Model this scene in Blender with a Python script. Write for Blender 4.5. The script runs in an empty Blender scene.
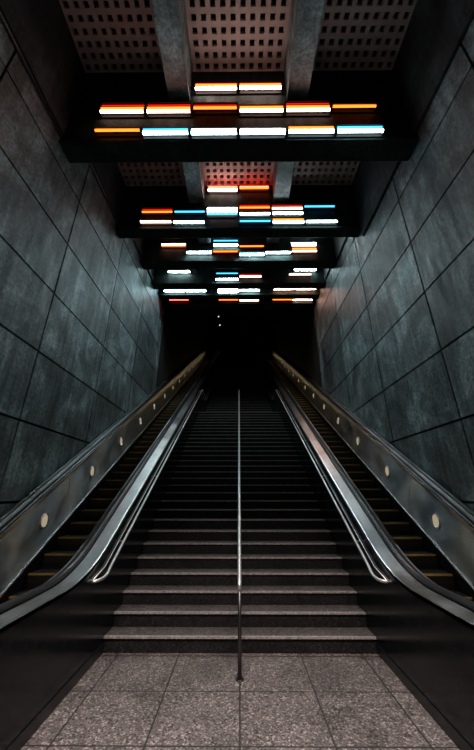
import bpy, bmesh, math, random
from mathutils import Vector, Matrix
random.seed(7)
C = bpy.context.scene.collection
F = 1.8                      # camera height above the floor; z below is measured from the floor
S30, C30 = 0.5, math.cos(math.radians(30))
PI = math.pi
XS = 1.69                    # half width of the stair
XW = 3.5                     # half width of the shaft
RISE, TREAD, Y0 = 0.165, 0.2858, 4.98
N1, N2, LAND = 30, 50, 1.7   # two flights with a landing between
SHAFT_END = 12.75
ZC = 8.65 + F                # perforated ceiling

# ------------------------------------------------------------------ materials
def mat(name):
    m = bpy.data.materials.new(name); m.use_nodes = True
    nt = m.node_tree; nt.nodes.clear()
    out = nt.nodes.new('ShaderNodeOutputMaterial'); b = nt.nodes.new('ShaderNodeBsdfPrincipled')
    nt.links.new(b.outputs[0], out.inputs[0])
    return m, nt, b
def N(nt, t, **kw):
    n = nt.nodes.new(t)
    for k, v in kw.items():
        if k in n.inputs.keys(): n.inputs[k].default_value = v
        else: setattr(n, k, v)
    return n
def ramp(nt, src, stops):
    r = nt.nodes.new('ShaderNodeValToRGB'); e = r.color_ramp.elements
    while len(e) < len(stops): e.new(0.5)
    for q, (p, c) in zip(e, stops):
        q.position = p; q.color = (c, c, c, 1) if isinstance(c, (int, float)) else (*c, 1)
    nt.links.new(src, r.inputs[0]); return r
def coords(nt, scale=(1, 1, 1), rot=(0, 0, 0)):
    t = nt.nodes.new('ShaderNodeTexCoord'); mp = nt.nodes.new('ShaderNodeMapping')
    mp.inputs['Scale'].default_value = scale; mp.inputs['Rotation'].default_value = rot
    nt.links.new(t.outputs['Object'], mp.inputs[0]); return mp.outputs[0]
def noise(nt, vec, scale, detail=4, rough=.55, dist=0):
    n = nt.nodes.new('ShaderNodeTexNoise'); n.inputs['Scale'].default_value = scale
    n.inputs['Detail'].default_value = detail; n.inputs['Roughness'].default_value = rough
    n.inputs['Distortion'].default_value = dist; nt.links.new(vec, n.inputs['Vector']); return n.outputs['Fac']
def mul(nt, a, b, fac=1.0, mode='MULTIPLY'):
    m = nt.nodes.new('ShaderNodeMix'); m.data_type = 'RGBA'; m.blend_type = mode
    m.inputs[0].default_value = fac
    nt.links.new(a, m.inputs[6])
    if isinstance(b, tuple): m.inputs[7].default_value = (*b, 1)
    else: nt.links.new(b, m.inputs[7])
    return m.outputs[2]
def bump(nt, b, h, strength=.3, dist=.01):
    n = nt.nodes.new('ShaderNodeBump'); n.inputs['Strength'].default_value = strength
    n.inputs['Distance'].default_value = dist
    nt.links.new(h, n.inputs['Height']); nt.links.new(n.outputs[0], b.inputs['Normal'])
def math_(nt, op, a, b=None):
    n = nt.nodes.new('ShaderNodeMath'); n.operation = op
    for i, v in enumerate((a, b)):
        if v is None: continue
        if isinstance(v, (int, float)): n.inputs[i].default_value = v
        else: nt.links.new(v, n.inputs[i])
    return n.outputs[0]

def plain(name, col, rough=.5, metal=0.0, spec=.5, vary=.25, scale=6, bumpy=0.0):
    m, nt, b = mat(name)
    v = coords(nt); f = noise(nt, v, scale, 5)
    r = ramp(nt, f, [(.3, tuple(c*(1-vary) for c in col)), (.7, tuple(min(1, c*(1+vary)) for c in col))])
    nt.links.new(r.outputs[0], b.inputs['Base Color'])
    b.inputs['Roughness'].default_value = rough; b.inputs['Metallic'].default_value = metal
    b.inputs['Specular IOR Level'].default_value = spec
    if bumpy: bump(nt, b, noise(nt, v, scale*12, 3), bumpy, .005)
    return m

def granite(name, base, dark, light, rough, joints=None, jw=.006, spec=.5, jcol=.25, dirt=.25):
    m, nt, b = mat(name); v = coords(nt)
    vo = nt.nodes.new('ShaderNodeTexVoronoi'); vo.inputs['Scale'].default_value = 68
    nt.links.new(v, vo.inputs['Vector'])
    sp = nt.nodes.new('ShaderNodeSeparateColor'); nt.links.new(vo.outputs['Color'], sp.inputs[0])
    r = ramp(nt, sp.outputs[0], [(.0, dark), (.35, base), (.72, base), (1, light)])
    r2 = ramp(nt, noise(nt, v, 60, 3), [(.36, .55), (.64, 1.35)])
    col = mul(nt, r.outputs[0], r2.outputs[0])
    r3 = ramp(nt, noise(nt, v, 1.7, 4, .6, .4), [(.3, 1 - dirt), (.7, 1.0)])
    col = mul(nt, col, r3.outputs[0])
    if joints:
        x = nt.nodes.new('ShaderNodeSeparateXYZ'); nt.links.new(v, x.inputs[0])
        g = None
        for axis, period, off in joints:
            a = math_(nt, 'ADD', x.outputs[axis], -off + period*200)
            a = math_(nt, 'MODULO', a, period)
            a = math_(nt, 'ABSOLUTE', math_(nt, 'SUBTRACT', a, period/2))
            a = math_(nt, 'GREATER_THAN', a, period/2 - jw/2)
            g = a if g is None else math_(nt, 'MAXIMUM', g, a)
        mx = nt.nodes.new('ShaderNodeMix'); mx.data_type = 'RGBA'
        nt.links.new(g, mx.inputs[0]); nt.links.new(col, mx.inputs[6]); mx.inputs[7].default_value = (*[c*jcol for c in base], 1)
        col = mx.outputs[2]
    nt.links.new(col, b.inputs['Base Color'])
    rr = ramp(nt, noise(nt, v, 9, 4), [(.3, rough*.8), (.7, min(1, rough*1.25))])
    nt.links.new(rr.outputs[0], b.inputs['Roughness']); b.inputs['Specular IOR Level'].default_value = spec
    return m

def concrete(name, col, streak=.5, rough=.62, island=.35, spec=.4):
    m, nt, b = mat(name); v = coords(nt)
    vs = coords(nt, (1.2, 1.2, .16))
    big = ramp(nt, noise(nt, v, 1.1, 6, .62, .6), [(.32, .35), (.5, .8), (.66, 1.9)])
    st = ramp(nt, noise(nt, vs, 5.5, 6, .65, .3), [(.32, 1 - streak), (.58, 1.0), (.78, 1 + streak*.9)])
    fine = ramp(nt, noise(nt, v, 16, 8, .78), [(.36, .4), (.64, 1.6)])
    c = mul(nt, mul(nt, big.outputs[0], st.outputs[0]), fine.outputs[0])
    if island:
        g = nt.nodes.new('ShaderNodeNewGeometry')
        isl = ramp(nt, g.outputs['Random Per Island'], [(0, 1 - island), (1, 1 + island)])
        c = mul(nt, c, isl.outputs[0])
    c = mul(nt, c, col)
    nt.links.new(c, b.inputs['Base Color'])
    rr = ramp(nt, noise(nt, vs, 7, 5, .6), [(.3, rough - .16), (.7, rough + .14)])
    nt.links.new(rr.outputs[0], b.inputs['Roughness']); b.inputs['Specular IOR Level'].default_value = spec
    bump(nt, b, fine.outputs[0], .25, .004)
    return m

def steel(name, col, rough, aniso=.75, brush=(0.0, -S30, C30), vary=.18, polish=0):
    m, nt, b = mat(name); v = coords(nt)
    # brushing runs along the slope of the escalator
    vb = coords(nt, (60, 1.2, 60), (math.radians(-30), 0, 0))
    f = noise(nt, vb, 3, 3); g = noise(nt, v, 2.2, 5, .6)
    r = ramp(nt, f, [(.3, tuple(c*(1-vary) for c in col)), (.7, tuple(min(1, c*(1+vary*.5)) for c in col))])
    r2 = ramp(nt, g, [(.3, .72), (.7, 1.08)])
    nt.links.new(mul(nt, r.outputs[0], r2.outputs[0]), b.inputs['Base Color'])
    b.inputs['Metallic'].default_value = 1
    rr = ramp(nt, g, [(.3, rough*.8), (.7, rough*1.3)]); nt.links.new(rr.outputs[0], b.inputs['Roughness'])
    b.inputs['Anisotropic'].default_value = aniso
    t = nt.nodes.new('ShaderNodeCombineXYZ')
    for i in range(3): t.inputs[i].default_value = brush[i]
    nt.links.new(t.outputs[0], b.inputs['Tangent'])
    if polish:                                        # finer brushed layer that draws lamps out into streaks
        a = nt.nodes.new('ShaderNodeBsdfAnisotropic'); a.inputs['Color'].default_value = (*col, 1)
        a.inputs['Roughness'].default_value = polish; a.inputs['Anisotropy'].default_value = .9
        nt.links.new(t.outputs[0], a.inputs['Tangent'])
        mx = nt.nodes.new('ShaderNodeMixShader'); mx.inputs[0].default_value = .45
        out = [n for n in nt.nodes if n.type == 'OUTPUT_MATERIAL'][0]
        nt.links.new(b.outputs[0], mx.inputs[1]); nt.links.new(a.outputs[0], mx.inputs[2]); nt.links.new(mx.outputs[0], out.inputs[0])
    return m

def glow(name, col, s):
    m = bpy.data.materials.new(name); m.use_nodes = True; nt = m.node_tree; nt.nodes.clear()
    o = nt.nodes.new('ShaderNodeOutputMaterial'); e = nt.nodes.new('ShaderNodeEmission')
    e.inputs[0].default_value = (*col, 1); e.inputs[1].default_value = s
    nt.links.new(e.outputs[0], o.inputs[0]); return m

M = {}
M['floor'] = granite('floor_granite', (.13, .112, .106), (.02, .018, .018), (.38, .32, .30), .55,
                     joints=((0, .74, 0), (1, .74, 4.19)), jw=.016, jcol=.15, dirt=.5)
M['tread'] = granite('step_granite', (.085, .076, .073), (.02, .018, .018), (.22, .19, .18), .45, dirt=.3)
M['riser'] = granite('riser_granite_shaded', (.017, .016, .017), (.007, .007, .007), (.04, .038, .038), .5, dirt=.5, spec=.25)  # darker copy of the step granite, shade of the risers painted in
M['nosing'] = granite('nosing_granite_highlight', (.36, .32, .305), (.2, .18, .17), (.55, .5, .48), .38, dirt=.15)  # pale strip with the treads' grazing highlight put into its colour
M['black_granite'] = granite('polished_black_granite', (.006, .007, .008), (.003, .003, .0035), (.016, .018, .02), .16,
                             joints=((1, .921, 3.128),), jw=.007, jcol=.1, spec=.28)
M['base'] = plain('black_base', (.006, .006, .007), .35)
M['wall'] = concrete('slate_wall_panel', (.142, .190, .202), .6)
M['groove'] = plain('dark_joint', (.004, .004, .005), .9)
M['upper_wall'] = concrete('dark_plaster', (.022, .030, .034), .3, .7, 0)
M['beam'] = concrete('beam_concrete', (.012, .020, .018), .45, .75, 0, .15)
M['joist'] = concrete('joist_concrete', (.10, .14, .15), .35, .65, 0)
M['perf'] = plain('perforated_panel_paint', (.215, .18, .17), .6, 0, .3, .1, 3)
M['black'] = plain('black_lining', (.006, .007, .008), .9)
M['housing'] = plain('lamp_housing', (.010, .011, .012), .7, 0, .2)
M['deck'] = steel('deck_steel', (.92, .90, .90), .33, .7, (1.0, 0.0, 0.0))
M['panel'] = steel('balustrade_steel', (.66, .71, .74), .37, .92, polish=.2)
M['edge'] = steel('edge_steel', (.85, .85, .86), .33, .2)
M['rubber'] = plain('handrail_rubber', (.010, .011, .013), .28, 0, .5, .2, 20)
M['rail'] = plain('rail_steel', (.80, .80, .80), .48, 1.0, .5, .05, 8)
M['post'] = plain('post_steel', (.10, .095, .095), .42, 1.0, .5, .2, 12)
M['pipe'] = plain('conduit', (.10, .11, .11), .4, .7)
M['yellow'] = plain('yellow_step_line', (.30, .185, .045), .5, 0, .5, .7, 2)
M['lens'] = glow('lamp_lens', (1.0, .84, .56), .37)
M['lens_bright'] = glow('lamp_lens_inner', (1.0, .68, .34), 5.5)
M['lens_far'] = glow('far_lamp', (1.0, .97, .9), 1.6)
G = {'O': glow('tube_orange', (1.0, .14, .012), 4.5), 'R': glow('tube_red', (1.0, .012, .004), 1.3),
     'C': glow('tube_cyan', (.035, .30, .55), 4.0), 'W': glow('tube_white', (.70, .95, 1.0), 18.0), 'V': glow('tube_bright_white', (.68, .95, 1.0), 82.0),
     'S': glow('tube_salmon_white', (1.0, .50, .36), 60.0),
     'D': glow('tube_deep_red', (1.0, .035, .020), 30.0), 'Q': glow('tube_warm_white', (1.0, .74, .64), 24.0),
     'P': glow('tube_pink', (1.0, .55, .42), 11)}
# ribbed escalator tread
def ribs():
    m, nt, b = mat('ribbed_tread'); v = coords(nt)
    w = nt.nodes.new('ShaderNodeTexWave'); w.wave_type = 'BANDS'; w.bands_direction = 'X'; w.inputs['Scale'].default_value = 34
    nt.links.new(v, w.inputs['Vector'])
    r = ramp(nt, w.outputs['Fac'], [(.3, (.008, .008, .008)), (.7, (.05, .048, .045))])
    nt.links.new(r.outputs[0], b.inputs['Base Color']); b.inputs['Metallic'].default_value = .6
    b.inputs['Roughness'].default_value = .45; bump(nt, b, w.outputs['Fac'], .5, .004); return m
M['ribs'] = ribs()

# ------------------------------------------------------------------ helpers
def box(bm, x0, x1, y0, y1, z0, z1, mi=0):
    v = [bm.verts.new(p) for p in ((x0,y0,z0),(x1,y0,z0),(x1,y1,z0),(x0,y1,z0),(x0,y0,z1),(x1,y0,z1),(x1,y1,z1),(x0,y1,z1))]
    for q in ((0,3,2,1),(4,5,6,7),(0,1,5,4),(1,2,6,5),(2,3,7,6),(3,0,4,7)):
        f = bm.faces.new([v[i] for i in q]); f.material_index = mi
def prism(bm, poly, x0, x1, mi=0):                # polygon in (y, z) pushed along x
    a = [bm.verts.new((x0, y, z)) for y, z in poly]; b = [bm.verts.new((x1, y, z)) for y, z in poly]
    bm.faces.new(a).material_index = mi; bm.faces.new(b[::-1]).material_index = mi
    n = len(poly)
    for i in range(n):
        f = bm.faces.new((a[i], b[i], b[(i+1) % n], a[(i+1) % n])); f.material_index = mi
def tube(bm, pts, r, n=12, caps=True):
    pts = [Vector(p) for p in pts]; rings = []
    for i, p in enumerate(pts):
        t = (pts[min(i+1, len(pts)-1)] - pts[max(i-1, 0)]).normalized()
        up = Vector((1, 0, 0)) if abs(t.x) < .9 else Vector((0, 0, 1))
        a = t.cross(up).normalized(); b = t.cross(a)
        rings.append([bm.verts.new(p + a*r*math.cos(2*PI*k/n) + b*r*math.sin(2*PI*k/n)) for k in range(n)])
    for A, B in zip(rings, rings[1:]):
        for k in range(n):
            f = bm.faces.new((A[k], A[(k+1) % n], B[(k+1) % n], B[k])); f.smooth = True
    if caps: bm.faces.new(rings[0][::-1]); bm.faces.new(rings[-1])
def lathe_x(bm, prof, n=28, sgn=1):               # profile (x, r) turned about the x axis
    rings = []
    for x, r in prof:
        rings.append([bm.verts.new((x*sgn, r*math.cos(2*PI*k/n), r*math.sin(2*PI*k/n))) for k in range(n)])
    for A, B in zip(rings, rings[1:]):
        for k in range(n):
            f = bm.faces.new((A[k], A[(k+1) % n], B[(k+1) % n], B[k])); f.smooth = True
    bm.faces.new(rings[-1]); bm.faces.new(rings[0][::-1])
def obj(name, bm, mats, parent=None, kind=None, bevel=0, loc=None):
    bmesh.ops.recalc_face_normals(bm, faces=bm.faces)
    me = bpy.data.meshes.new(name); bm.to_mesh(me); bm.free()
    for m in (mats if isinstance(mats, (list, tuple)) else [mats]): me.materials.append(m)
    o = bpy.data.objects.new(name, me); C.objects.link(o)
    if parent: o.parent = parent
    if kind: o['kind'] = kind
    if loc: o.location = loc
    if bevel:
        b = o.modifiers.new('bevel', 'BEVEL'); b.width = bevel; b.segments = 2; b.limit_method = 'ANGLE'
    return o
def thing(name, label, cat, loc=(0, 0, 0), group=None):
    o = bpy.data.objects.new(name, None); C.objects.link(o); o.location = loc; o.empty_display_size = .2
    o['label'] = label; o['category'] = cat
    if group: o['group'] = group
    return o
def tag(o, label, cat, group=None):
    o['label'] = label; o['category'] = cat
    if group: o['group'] = group
    return o
NB = lambda: bmesh.new()

# ------------------------------------------------------------------ the shaft
ZTOP = RISE*(N1 + N2)                                     # floor level of the upper hall
YTOP = Y0 + TREAD*(N1 - 1) + LAND + TREAD*(N2 - 1)        # last nosing
bm = NB(); box(bm, -XW, XW, -7, Y0 + .3, -.3, 0)
obj('floor', bm, M['floor'], kind='structure')
bm = NB(); box(bm, -XW, XW, YTOP + .3, 32, ZTOP - .3, ZTOP)
obj('floor_upper', bm, M['tread'], kind='structure')

def panel_wall(name, s):
    bm = NB(); g = .02
    ys = [-7] + [5.0 + 2.38*k for k in range(-4, 4)] + [SHAFT_END]
    zs = [0] + [F + 1.07 + 1.2*k for k in range(-2, 7) if F + 1.07 + 1.2*k > .1] + [ZC + .5]
    for a, b in zip(ys, ys[1:]):
        for c, d in zip(zs, zs[1:]):
            x0, x1 = (XW, XW + .06) if s > 0 else (-XW - .06, -XW)
            box(bm, x0, x1, a + g, b - g, c + g, d - g)
    x0, x1 = (XW + .03, XW + .3) if s > 0 else (-XW - .3, -XW - .03)
    box(bm, x0, x1, -7, SHAFT_END, 0, ZC + .5, 1)
    return obj(name, bm, [M['wall'], M['groove']], kind='structure')
panel_wall('wall_left', -1); panel_wall('wall_right', 1)
bm = NB(); box(bm, -XW, XW, -7.3, -7, 0, ZC + .5); obj('wall_back', bm, M['upper_wall'], kind='structure')

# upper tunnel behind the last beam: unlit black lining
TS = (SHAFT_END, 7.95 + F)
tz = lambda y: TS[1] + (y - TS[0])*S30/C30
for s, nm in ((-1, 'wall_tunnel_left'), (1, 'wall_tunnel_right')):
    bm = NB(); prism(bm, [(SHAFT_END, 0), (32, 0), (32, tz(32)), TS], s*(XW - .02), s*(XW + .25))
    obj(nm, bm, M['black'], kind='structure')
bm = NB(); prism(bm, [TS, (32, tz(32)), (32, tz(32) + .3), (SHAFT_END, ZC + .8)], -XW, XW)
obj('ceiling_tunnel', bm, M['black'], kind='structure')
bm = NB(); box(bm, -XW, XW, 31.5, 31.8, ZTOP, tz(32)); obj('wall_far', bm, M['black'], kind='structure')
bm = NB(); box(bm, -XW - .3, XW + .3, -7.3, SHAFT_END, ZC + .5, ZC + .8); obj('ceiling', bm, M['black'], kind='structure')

# beams across the shaft: (front y, back y, soffit height)
BEAMS = [(3.95, 4.40, 6.27), (6.75, 7.12, 6.85), (8.90, 9.35, 7.51), (10.40, 10.80, 7.66), (11.50, 11.85, 7.86), (12.24, 12.75, 7.90)]
BN = ['nearest', 'second', 'third', 'fourth', 'fifth', 'farthest']
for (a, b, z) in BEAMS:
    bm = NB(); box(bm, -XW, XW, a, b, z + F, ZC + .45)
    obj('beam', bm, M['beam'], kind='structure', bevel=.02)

# perforated ceiling panels, three bays between the joists
def perforated(x0, x1, y0, y1, z):
    bm = NB(); p = .196; h = .05; t = .09
    nx = int(round((x1 - x0)/p)); ny = max(1, int((y1 - y0)/p))
    ex = ((x1 - x0) - nx*p)/2
    ylo = y1 - ny*p
    if ylo - y0 > .002: box(bm, x0, x1, y0, ylo, z, z + t)
    if ex > .002:
        box(bm, x0, x0 + ex, ylo, y1, z, z + t); box(bm, x1 - ex, x1, ylo, y1, z, z + t)
    xs = x0 + ex
    grid = {}
    def V(x, y, zz):
        k = (round(x, 4), round(y, 4), round(zz, 4))
        if k not in grid: grid[k] = bm.verts.new(k)
        return grid[k]
    for i in range(nx):
        for j in range(ny):
            cx, cy = xs + p*(i + .5), ylo + p*(j + .5)
            o = [(cx - p/2, cy - p/2), (cx + p/2, cy - p/2), (cx + p/2, cy + p/2), (cx - p/2, cy + p/2)]
            q = [(cx - h, cy - h), (cx + h, cy - h), (cx + h, cy + h), (cx - h, cy + h)]
            for k in range(4):
                l = (k + 1) % 4
                bm.faces.new([V(*o[k], z), V(*o[l], z), V(*q[l], z), V(*q[k], z)])
                bm.faces.new([V(*q[k], z), V(*q[l], z), V(*q[l], z + t), V(*q[k], z + t)])
    me_o = obj('ceiling_panel', bm, M['perf'], kind='structure')
    return me_o
JI, JO = 1.02, 1.46
bays = [(-2.4, 3.95, 8.65, 7.58), (4.40, 6.75, 8.57, 7.84), (7.12, 8.90, 8.57, 8.30), (9.35, 10.40, 8.57, 8.40)]
for (a, b, z, zj) in bays:
    for x0, x1 in ((-XW + .07, -JO), (-JI, JI), (JO, XW - .07)):
        perforated(x0, x1, a, b, z + F)
    for s in (-1, 1):
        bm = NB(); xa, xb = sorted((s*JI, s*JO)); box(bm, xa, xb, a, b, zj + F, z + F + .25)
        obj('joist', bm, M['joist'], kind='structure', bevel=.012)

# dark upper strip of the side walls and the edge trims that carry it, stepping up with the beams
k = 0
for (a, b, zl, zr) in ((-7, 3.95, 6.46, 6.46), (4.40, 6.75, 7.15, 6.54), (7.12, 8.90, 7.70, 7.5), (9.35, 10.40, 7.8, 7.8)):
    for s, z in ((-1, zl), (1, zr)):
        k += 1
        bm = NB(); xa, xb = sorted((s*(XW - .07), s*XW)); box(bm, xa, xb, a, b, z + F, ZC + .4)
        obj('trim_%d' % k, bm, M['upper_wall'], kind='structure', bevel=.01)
for i, (a, b, z) in enumerate(((-2, 3.93, 6.40), (4.42, 6.73, 7.09), (7.14, 8.88, 7.64))):
    bm = NB(); tube(bm, [(-XW + .035, a, z + F), (-XW + .035, b, z + F)], .022)
    w = ('nearest', 'second', 'third')[i]
    tag(obj('conduit_pipe', bm, M['pipe']), 'thin metal conduit pipe high on the left wall in front of the %s beam' % w, 'pipe', 'conduits on the left wall')

# ------------------------------------------------------------------ staircase
st = thing('staircase', 'wide dark granite staircase with pale highlighted nosings between the two escalators', 'staircase', (0, Y0, 0))
def step_mesh(y, z, depth):
    bm = NB(); y -= Y0
    X = XS - .002
    box(bm, -X, X, y + .0, y + depth, z - RISE, z, 1)
    for f in bm.faces:
        if f.normal.z > .5 or abs(f.calc_center_median().z - z) < 1e-4: f.material_index = 0
    box(bm, -X, X, y - .022, y + .012, z - .02, z + .0015, 2)          # nosing strip, carries the painted highlight of the tread edge
    return bm
y, z = Y0, 0.0
nos = []
for i in range(N1 + N2):
    z += RISE
    depth = TREAD + .02
    if i == N1 - 1: depth = LAND + .02
    nos.append((y, z))
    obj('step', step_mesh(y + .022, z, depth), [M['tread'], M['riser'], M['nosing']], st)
    y += LAND if i == N1 - 1 else TREAD

# granite cladding of the stair sides
SQ = lambda h, y: (y*S30 + h)/C30 + F                    # height at y of the line lying h from the eye line along the slope

# escalator centre line of the deck: flat, arc, incline, arc, flat
ZD0 = .93; ZD1 = ZTOP + .93; HD = -2.86
yc0 = ((ZD0 - F)*C30 - HD)/S30; yc1 = ((ZD1 - F)*C30 - HD)/S30
R = 2.0; TL = R*math.tan(math.radians(15)); YS = 1.75; RN = .33
L0 = yc0 - TL - YS; LA = R*math.radians(30); LI = (ZD1 - ZD0)/S30 - 2*TL; L3 = 1.9
STOT = L0 + LA + LI + LA + L3
def P(s):
    """arc length -> y, z, angle of the deck line"""
    if s < 0:
        a = -s/RN; return YS - RN*math.sin(a), ZD0 - RN + RN*math.cos(a), a
    if s <= L0: return YS + s, ZD0, 0.0
    s1 = s - L0
    if s1 <= LA:
        a = s1/R; return YS + L0 + R*math.sin(a), ZD0 + R*(1 - math.cos(a)), a
    s2 = s1 - LA; ya, za = YS + L0 + R*.5, ZD0 + R*(1 - C30)
    if s2 <= LI: return ya + s2*C30, za + s2*S30, PI/6
    s3 = s2 - LI; yb, zb = ya + LI*C30, za + LI*S30
    if s3 <= LA:
        a = PI/6 - s3/R
        return yb + R*(.5 - math.sin(a)), zb + R*(math.cos(a) - C30), a
    ye, ze = yb + R*.5, zb + R*(1 - C30)
    return ye + (s3 - LA), ze, 0.0
def stops(a, b):
    r = [a]
    def rng(u, v, n):
        for i in range(n + 1):
            q = u + (v - u)*i/n
            if a < q < b: r.append(q)
    rng(-PI*RN, 0, 12); rng(L0, L0 + LA, 10); rng(L0 + LA, L0 + LA + LI, 12); rng(L0 + LA + LI, L0 + 2*LA + LI, 10)
    r.append(b); return sorted(set(r))
def sweep(bm, prof, a, b, sx, mi=0, smooth=True):
    rings = []
    for s in stops(a, b):
        y, z, t = P(s)
        rings.append([bm.verts.new((sx*X, y - d*math.sin(t), z + d*math.cos(t))) for X, d in prof])
    n = len(prof)
    for A, B in zip(rings, rings[1:]):
        for k in range(n):
            f = bm.faces.new((A[k], A[(k+1) % n], B[(k+1) % n], B[k])); f.material_index = mi
    bm.faces.new(rings[0][::-1]).material_index = mi; bm.faces.new(rings[-1]).material_index = mi
def rect(x0, x1, d0, d1): return [(x0, d0), (x1, d0), (x1, d1), (x0, d1)]

for s, side in ((-1, 'left'), (1, 'right')):
    bm = NB()
    top = []
    for q in stops(0, STOT):
        yy, zz, t = P(q); top.append((yy + .03*math.sin(t), zz - .03*math.cos(t)))
    prism(bm, [(YS, 0)] + top + [(top[-1][0], 0)], s*XS, s*(XS + .05))
    obj('wall_stair_%s' % side, bm, M['black_granite'], kind='structure')
    bm = NB(); xa, xb = sorted((s*(XS - .012), s*XS)); box(bm, xa, xb, YS, Y0 + .02, 0, .1)
    obj('baseboard_%s' % side, bm, M['base'], kind='structure', bevel=.003)

# ------------------------------------------------------------------ escalators
DS = -.93                                                # step surface below the deck line
ES = .3464
def step_z(y):
    # height of the step line at y: offset of the deck line
    lo, hi = 0, STOT
    for _ in range(40):
        m_ = (lo + hi)/2; a, b, t = P(m_)
        if a - DS*math.sin(t) < y: lo = m_
        else: hi = m_
    a, b, t = P(lo); return b + DS*math.cos(t)
# arc length of the deck point whose slope line passes y at offset d
def s_at(y, d):
    lo, hi = 0, STOT
    for _ in range(40):
        m_ = (lo + hi)/2; a, b, t = P(m_)
        if a - d*math.sin(t) < y: lo = m_
        else: hi = m_
    return lo

ring_me = lens_me = None
def lamp(root, sx, X, facing, y, bright):
    """round lamp set in a balustrade panel; facing is the sign of x it looks towards"""
    q = s_at(y, -.40); a, b, t = P(q)
    loc = (sx*X, a + .40*math.sin(t), b - .40*math.cos(t))
    key = (facing, bright)
    if key not in lamp_cache:
        bm = NB(); lathe_x(bm, [(-.01, .112), (.012, .112), (.017, .106), (.017, .098), (.006, .092), (-.01, .090)], 30, facing)
        r = obj('lamp', bm, M['edge'])
        bm = NB(); lathe_x(bm, [(-.006, .091), (.006, .090), (.011, .07), (.013, .04), (.0135, .012)], 30, facing)
        l = obj('lens', bm, M['lens_bright'] if bright else M['lens'])
        l.parent = r; lamp_cache[key] = (r, l)
        r.parent = root; r.location = Vector(loc) - root.location
        return r
    r0, l0 = lamp_cache[key]
    r = r0.copy(); l = l0.copy(); C.objects.link(r); C.objects.link(l)
    r.parent = root; l.parent = r; r.location = Vector(loc) - root.location
    return r
lamp_cache = {}
shift = lambda o, root: setattr(o, 'location', -root.location)

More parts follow.
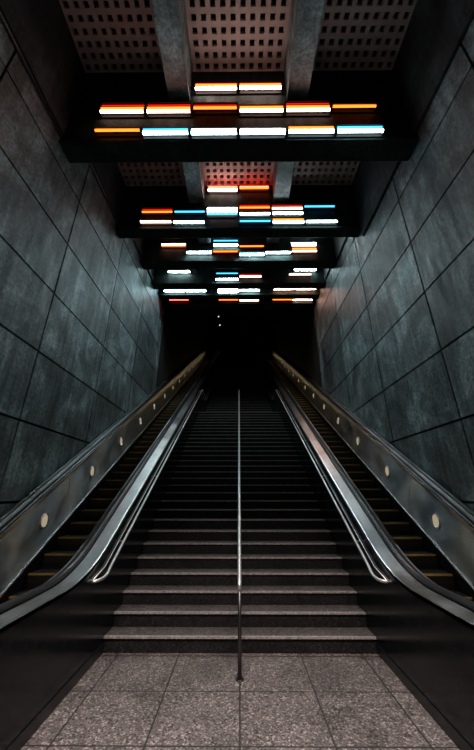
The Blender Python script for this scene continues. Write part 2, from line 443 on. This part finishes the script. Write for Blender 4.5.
step_src = None
def escalator(sx, side):
    root = thing('escalator', 'steel escalator with round balustrade lamps along the %s wall of the shaft' % side,
                 'escalator', (sx*2.6, YS, 0), 'escalators either side of the stairs')
    def add(name, fill, m):
        bm = NB(); fill(bm); o = obj(name, bm, m, root); shift(o, root); return o
    A0 = -PI*RN*.5
    # side of the stairs
    add('deck', lambda bm: sweep(bm, [(XS - .006, -.035), (XS + .17, -.035), (XS + .17, 0), (XS + .006, .004), (XS - .006, -.004)], A0, STOT, sx), M['deck'])
    add('guide', lambda bm: sweep(bm, rect(XS + .17, 2.005, -.05, -.018), A0, STOT, sx), M['base'])
    hr = lambda c, w=.046, h=.034: [(c + w*math.cos(2*PI*k/14), .012 + h*math.sin(2*PI*k/14)) for k in range(14)]
    add('handrail', lambda bm: sweep(bm, hr(XS + .232), -PI*RN, STOT, sx), M['rubber'])
    add('trim', lambda bm: sweep(bm, rect(1.992, 2.008, -.05, .006), 0, STOT, sx), M['edge'])
    # side of the wall
    add('trim', lambda bm: sweep(bm, rect(3.190, 3.204, -.05, .008), 0, STOT, sx), M['edge'])
    add('guide', lambda bm: sweep(bm, rect(3.204, 3.31, -.05, -.018), A0, STOT, sx), M['base'])
    add('handrail', lambda bm: sweep(bm, hr(3.252), -PI*RN, STOT, sx), M['rubber'])
    add('deck', lambda bm: sweep(bm, [(3.312, -.035), (3.395, -.035), (3.395, .0), (3.312, .0)], A0, STOT, sx), M['deck'])
    add('trim', lambda bm: sweep(bm, rect(3.425, 3.45, -.05, .028), A0, STOT, sx), M['edge'])
    add('guide', lambda bm: sweep(bm, rect(3.39, 3.498, -.4, -.03), A0, STOT, sx), M['base'])
    # steel balustrade panels with open seams
    seam = 2.52; first = s_at(4.16, -.40)
    cuts = [0.0] + [first + seam*k for k in range(-1, 20) if 0.3 < first + seam*k < STOT - .3] + [STOT]
    for a, b in zip(cuts, cuts[1:]):
        add('balustrade_panel', lambda bm: sweep(bm, rect(3.2, 3.23, -.80, -.02), a + .004, b - .004, sx), M['panel'])
        add('balustrade_panel', lambda bm: sweep(bm, rect(1.975, 2.0, -.80, -.02), a + .004, b - .004, sx), M['panel'])
    for x0, x1, nm in ((3.185, 3.21, 'skirt'), (1.99, 2.015, 'skirt')):
        add(nm, lambda bm: sweep(bm, rect(x0, x1, -.815, -.795), 0, STOT, sx), M['edge'])
    add('skirt', lambda bm: sweep(bm, rect(3.206, 3.23, -1.15, -.815), 0, STOT, sx), M['base'])
    add('skirt', lambda bm: sweep(bm, rect(1.975, 1.994, -1.15, -.815), 0, STOT, sx), M['base'])
    # newel ends
    for xa, xb in ((1.76, 2.0), (3.2, 3.4)):
        def nw(bm, xa=xa, xb=xb):
            poly = [(YS - (RN - .05)*math.sin(PI*k/14), ZD0 - RN + (RN - .05)*math.cos(PI*k/14)) for k in range(15)]
            prism(bm, poly, sx*xa, sx*xb)
            box(bm, *sorted((sx*xa, sx*xb)), YS - .12, YS + .02, 0, .36)
        add('newel', nw, M['panel'])
    # landing plates with combs
    def plate(bm):
        box(bm, *sorted((sx*2.0, sx*3.2)), .9, 2.95, 0.0, .012)
    add('floor_plate', plate, M['deck'])
    def comb(bm):
        box(bm, *sorted((sx*2.03, sx*3.17)), 2.95, 3.10, 0, .014)
        for i in range(38):
            x = 2.04 + i*.03
            box(bm, *sorted((sx*x, sx*(x + .01))), 3.10, 3.16, .0, .010)
    add('comb', comb, M['yellow'])
    # steps
    yk = 6.0 - ES*8
    i = 0
    while yk + ES < P(STOT)[0]:
        z0, z1 = step_z(yk), step_z(yk + ES)
        X0, X1 = sorted((sx*2.02, sx*3.18))
        bm = NB(); h = .24
        # tread, curved-away riser, yellow front line
        box(bm, X0, X1, 0.0, ES + .012, -.03, 0, 0)
        prism(bm, [(.0, -.03), (.004, -.12), (.03, -h), (.06, -h), (.05, -.03)], X0, X1, 1)
        box(bm, X0, X1, -.003, .018, -.022, .0015, 2)
        o = obj('step', bm, [M['ribs'], M['ribs'], M['yellow']], root)
        o.location = Vector((0, yk, z0)) - root.location
        i += 1; yk += ES
    for k in range(-2, 15):
        lamp(root, sx, 3.2, -sx, 5.805 + 1.468*k, False)
        lamp(root, sx, 2.0, sx, 5.805 + 1.468*(k + .25), True)
    return root
escalator(-1, 'left'); escalator(1, 'right')

# ------------------------------------------------------------------ handrails on the stairs
def arc_pts(pts): return pts
HR = -3.04
yl0 = Y0 + TREAD*(N1 - 1)                                  # edge of the landing
zr = lambda y: SQ(HR, y)
zr2 = lambda y: SQ(HR - LAND*S30, y)
# middle rail
c = thing('handrail', 'slim steel centre handrail rising up the middle of the granite stairs', 'handrail', (0, 4.40, 0))
bm = NB(); ye = 13.15
tube(bm, [(0, 4.395 - 4.40, zr(4.40) - .05), (0, 0, zr(4.40)), (0, .02, zr(4.42) + .004), (0, ye - 4.40, zr(ye))], .024, 14)
obj('rail', bm, M['rail'], c)
for yy in [4.40] + [Y0 + .14 + TREAD*k for k in range(4, N1 - 1, 5)] + [ye - .02]:
    k = int((yy - Y0 - .022)/TREAD) + 1 if yy > Y0 else 0
    zb = k*RISE
    bm = NB(); tube(bm, [(0, yy - 4.40, zb), (0, yy - 4.40, zr(yy))], .021, 12); obj('post', bm, M['post'], c)
    bm = NB(); tube(bm, [(0, yy - 4.40, zb), (0, yy - 4.40, zb + .012)], .045, 18); obj('flange', bm, M['post'], c)
y2a, y2b = yl0 + LAND + .2, YTOP
c = thing('handrail', 'dim upper centre handrail on the far flight beyond the landing', 'handrail', (0, y2a, N1*RISE))
bm = NB(); tube(bm, [(0, 0, zr2(y2a) - N1*RISE), (0, y2b - y2a, zr2(y2b) - N1*RISE)], .024, 10); obj('rail', bm, M['post'], c)
for k in range(0, N2, 7):
    yy = yl0 + LAND + .1 + TREAD*k + .12; zb = (N1 + k + 1)*RISE
    bm = NB(); tube(bm, [(0, yy - y2a, zb - N1*RISE), (0, yy - y2a, zr2(yy) - N1*RISE)], .021, 10); obj('post', bm, M['post'], c)
for s, side in ((-1, 'left'), (1, 'right')):
    o = thing('handrail', 'bright steel wall handrail on the %s side of the stairs' % side, 'handrail', (s*XS, 4.33, 0.9),
              'wall handrails beside the stairs')
    L = Vector((s*XS, 4.33, .9))
    def path(x, off=0, r0=None):
        return [(x, 4.66, zr(4.66) + off), (x, 8.9, zr(8.9) + off), (x, yl0 - .1, zr(yl0 - .1) + off), (x, yl0 + .05, zr(yl0) + off + .02),
                (x, yl0 + LAND - .1, zr(yl0) + off + .03), (x, yl0 + LAND + .05, zr2(yl0 + LAND + .05) + off), (x, YTOP - .2, zr2(YTOP - .2) + off)]
    zl = F - .915
    pts = [(s*XS, 4.33, zl - .01), (s*(XS - .03), 4.335, zl - .01), (s*(XS - .06), 4.36, zl - .008), (s*(XS - .085), 4.42, zl - .004),
           (s*(XS - .09), 4.50, zl + .006), (s*(XS - .09), 4.57, zl + .030)] + path(s*(XS - .09))
    bm = NB(); tube(bm, [Vector(p) - L for p in pts], .017, 12); obj('rail', bm, M['rail'], o)
    bm = NB(); tube(bm, [Vector(p) - L for p in [(s*(XS - .012), 4.33, zl)] + path(s*(XS - .012), -.02)], .007, 8); obj('wall_channel', bm, M['rail'], o)
    for k in range(11):
        yy = 5.1 + 1.6*k
        zz = zr(yy) if yy < yl0 else (zr(yl0) + .03 if yy < yl0 + LAND else zr2(yy))
        bm = NB(); tube(bm, [Vector(p) - L for p in ((s*XS, yy, zz - .05), (s*(XS - .06), yy, zz - .05), (s*(XS - .09), yy, zz - .01))], .007, 8)
        obj('bracket', bm, M['rail'], o)

# ------------------------------------------------------------------ tube lights
TLN = .93
# beam, row word, x of left end, [(colour, z)]
FX = []
def row(b, word, items):
    FX.append((b, word, items))
row(0, 'top', [(-.93, 'R7.93 O7.88 Q7.77'), (0, 'R7.93 O7.88 Q7.78')])
row(0, 'middle', [(-2.79, 'R7.19 O7.09 P6.99'), (-1.86, 'R7.19 O7.09 P6.99'), (-.93, 'R7.17 O7.09'), (0, 'O7.09 P6.99'), (.93, 'R7.20 O7.10 P7.00'), (1.86, 'O7.11')])
row(0, 'bottom', [(-2.79, 'O6.40'), (-1.86, 'C6.40 W6.31'), (-.93, 'W6.36 W6.30'), (0, 'W6.36 W6.30'), (.93, 'O6.43 W6.33'), (1.86, 'C6.43 W6.33')])
row(1, 'top', [(-.93, 'D8.37 O8.31 Q8.24'), (0, 'D8.37 O8.31')])  # deep red tubes added here to give the red haze above the orange
row(1, 'middle', [(-2.79, 'R7.46 O7.37'), (-1.86, 'C7.37'), (-.93, 'W7.48 P7.37 C7.27'), (0, 'R7.60 O7.52 W7.28'), (.93, 'R7.58 P7.48 W7.29'), (1.86, 'C7.55')])
row(1, 'bottom', [(-2.79, 'P6.99'), (-1.86, 'W6.97'), (0, 'C7.00'), (.93, 'O7.05 W6.96'), (1.86, 'W6.97')])
row(2, 'top', [(-2.79, 'P8.17 O8.11'), (-.93, 'C8.33 W8.13'), (0, 'O8.07'), (1.86, 'W8.18 P8.10')])
row(2, 'bottom', [(-1.86, 'W7.80'), (-.93, 'O7.84'), (0, 'C7.76 W7.70'), (.93, 'W7.78'), (1.86, 'O7.95 P7.84')])
row(3, 'top', [(-2.86, 'W8.15'), (-.93, 'C8.06'), (0, 'R8.00 P7.90'), (2.2, 'W8.22')])
row(3, 'bottom', [(-.93, 'W7.77'), (1.98, 'P8.00')])
row(4, 'only', [(-3.24, 'C8.05 W8.00'), (-2.32, 'C8.05 W8.00'), (-.93, 'W8.06 W7.94'), (0, 'W8.02'), (1.49, 'S8.07'), (2.42, 'S8.07')])
row(5, 'only', [(-3.18, 'D8.03'), (-.93, 'O8.03'), (0, 'P7.99'), (1.50, 'O8.03'), (2.42, 'S8.01')])
CN = {'S': 'pinkish white', 'V': 'white', 'D': 'red', 'Q': 'white', 'O': 'orange', 'R': 'red', 'C': 'cyan', 'W': 'white', 'P': 'pinkish white'}
ORD = ['first', 'second', 'third', 'fourth', 'fifth', 'sixth']
tube_me = {}; hous_me = None
for b, word, items in FX:
    yb = BEAMS[b][0]; yt = yb - .12
    for n, (x, spec) in enumerate(items):
        tubes = [('V' if q[0] == 'W' and b >= 2 else q[0], float(q[1:]) + F) for q in spec.split()]
        zb = min(t[1] for t in tubes); zt = max(t[1] for t in tubes)
        cols = []
        for q, _ in tubes:
            if CN[q] not in cols: cols.append(CN[q])
        pos = ORD[n] + ' from left'
        if len(items) == n + 1 and n > 0: pos = 'rightmost'
        if n == 0: pos = 'leftmost'
        rw = 'on the %s beam' % BN[b] if word == 'only' else 'in %s row on the %s beam' % (word, BN[b])
        root = thing('tube_light', '%s tube light, %s %s' % (' and '.join(cols[:2]) if len(cols) < 3 else 'three-colour', pos, rw), 'light',
                     (x + TLN/2, yb, zb), 'coloured tube lights on the ceiling beams')
        # housing: back channel with a small shelf over every tube and end holders
        bm = NB(); w = TLN/2 - .012
        box(bm, -w, w, -.035, .006, -.03, zt - zb + .045)
        for q, z_ in tubes:
            d = z_ - zb
            for e in (-1, 1):
                xa, xb = sorted((e*w, e*(w - .022))); box(bm, xa, xb, -.15, -.03, d - .022, d + .022)
            if q in 'WVP' or (q == 'Q' and word != 'top'): box(bm, -w, w, -.12, -.03, d + .032, d + .038)
        if word != 'top': box(bm, -w, w, -.155, 0, zt - zb + .032, zt - zb + .045)
        obj('housing', bm, M['housing'], root)
        for q, z_ in tubes:
            if q not in tube_me:
                bm = NB(); tube(bm, [(-w + .022, 0, 0), (w - .022, 0, 0)], {'W': .030, 'V': .030, 'Q': .030, 'S': .022, 'P': .028, 'R': .010, 'D': .011}.get(q, .023), 8, False)
                o = obj('tube', bm, G[q], root); tube_me[q] = o.data
            else:
                o = bpy.data.objects.new('tube', tube_me[q]); C.objects.link(o); o.parent = root
            o.location = (0, -.12, z_ - zb)
            if len(cols) > 1: o['label'] = '%s glowing tube' % CN[q]

# two tiny lamps on the dark wall of the upper hall
for i, (x, z) in enumerate(((-2.32, 18.55), (-2.15, 17.43))):
    root = thing('wall_lamp', '%s of two tiny white lamps glowing far up in the dark tunnel' % ('upper', 'lower')[i], 'lamp', (x, 31.5, z + F), 'tiny far lamps')
    bm = NB(); tube(bm, [(0, 0, 0), (0, -.05, 0)], .09, 16); obj('lamp_base', bm, M['housing'], root)
    bm = NB(); tube(bm, [(0, -.05, 0), (0, -.09, 0)], .06, 16); obj('lamp_lens', bm, M['lens_far'], root)

# ------------------------------------------------------------------ added unseen lamp overhead for the floor and lower steps
def area(name, loc, rot, sx, sy, power, col, spread=180):
    l = bpy.data.lights.new(name, 'AREA'); l.shape = 'RECTANGLE'; l.size = sx; l.size_y = sy
    l.energy = power; l.color = col; l.spread = math.radians(spread)
    o = bpy.data.objects.new(name, l); C.objects.link(o); o.location = loc; o.rotation_euler = rot; return o
area('added_floor_lamp', (0, .6, 7.2), (math.radians(14), 0, 0), 2.6, .5, 185, (1.0, .86, .80), 70)

w = bpy.data.worlds.new('World'); bpy.context.scene.world = w; w.use_nodes = True
bg = w.node_tree.nodes.get('Background') or w.node_tree.nodes.new('ShaderNodeBackground')
bg.inputs[0].default_value = (.02, .03, .035, 1); bg.inputs[1].default_value = .05

# ------------------------------------------------------------------ camera
cam = bpy.data.cameras.new('Camera'); co = bpy.data.objects.new('Camera', cam); C.objects.link(co)
cam.sensor_fit = 'HORIZONTAL'; cam.sensor_width = 36; cam.lens = 316/474*36
cam.shift_y = -19.5/474
pitch = math.atan(137.5/316)
co.location = (0, 0, F)
co.rotation_euler = (PI/2 + pitch, 0, math.radians(.38))
cam.clip_start = .05; cam.clip_end = 200
sc = bpy.context.scene; sc.camera = co
sc.view_settings.view_transform = 'Standard'; sc.view_settings.look = 'None'
sc.view_settings.gamma = 1; sc.view_settings.exposure = 0; sc.view_settings.use_curve_mapping = False
sc.cycles.use_denoising = True; sc.cycles.use_adaptive_sampling = False
sc.cycles.max_bounces = 6; sc.cycles.diffuse_bounces = 3; sc.cycles.glossy_bounces = 4
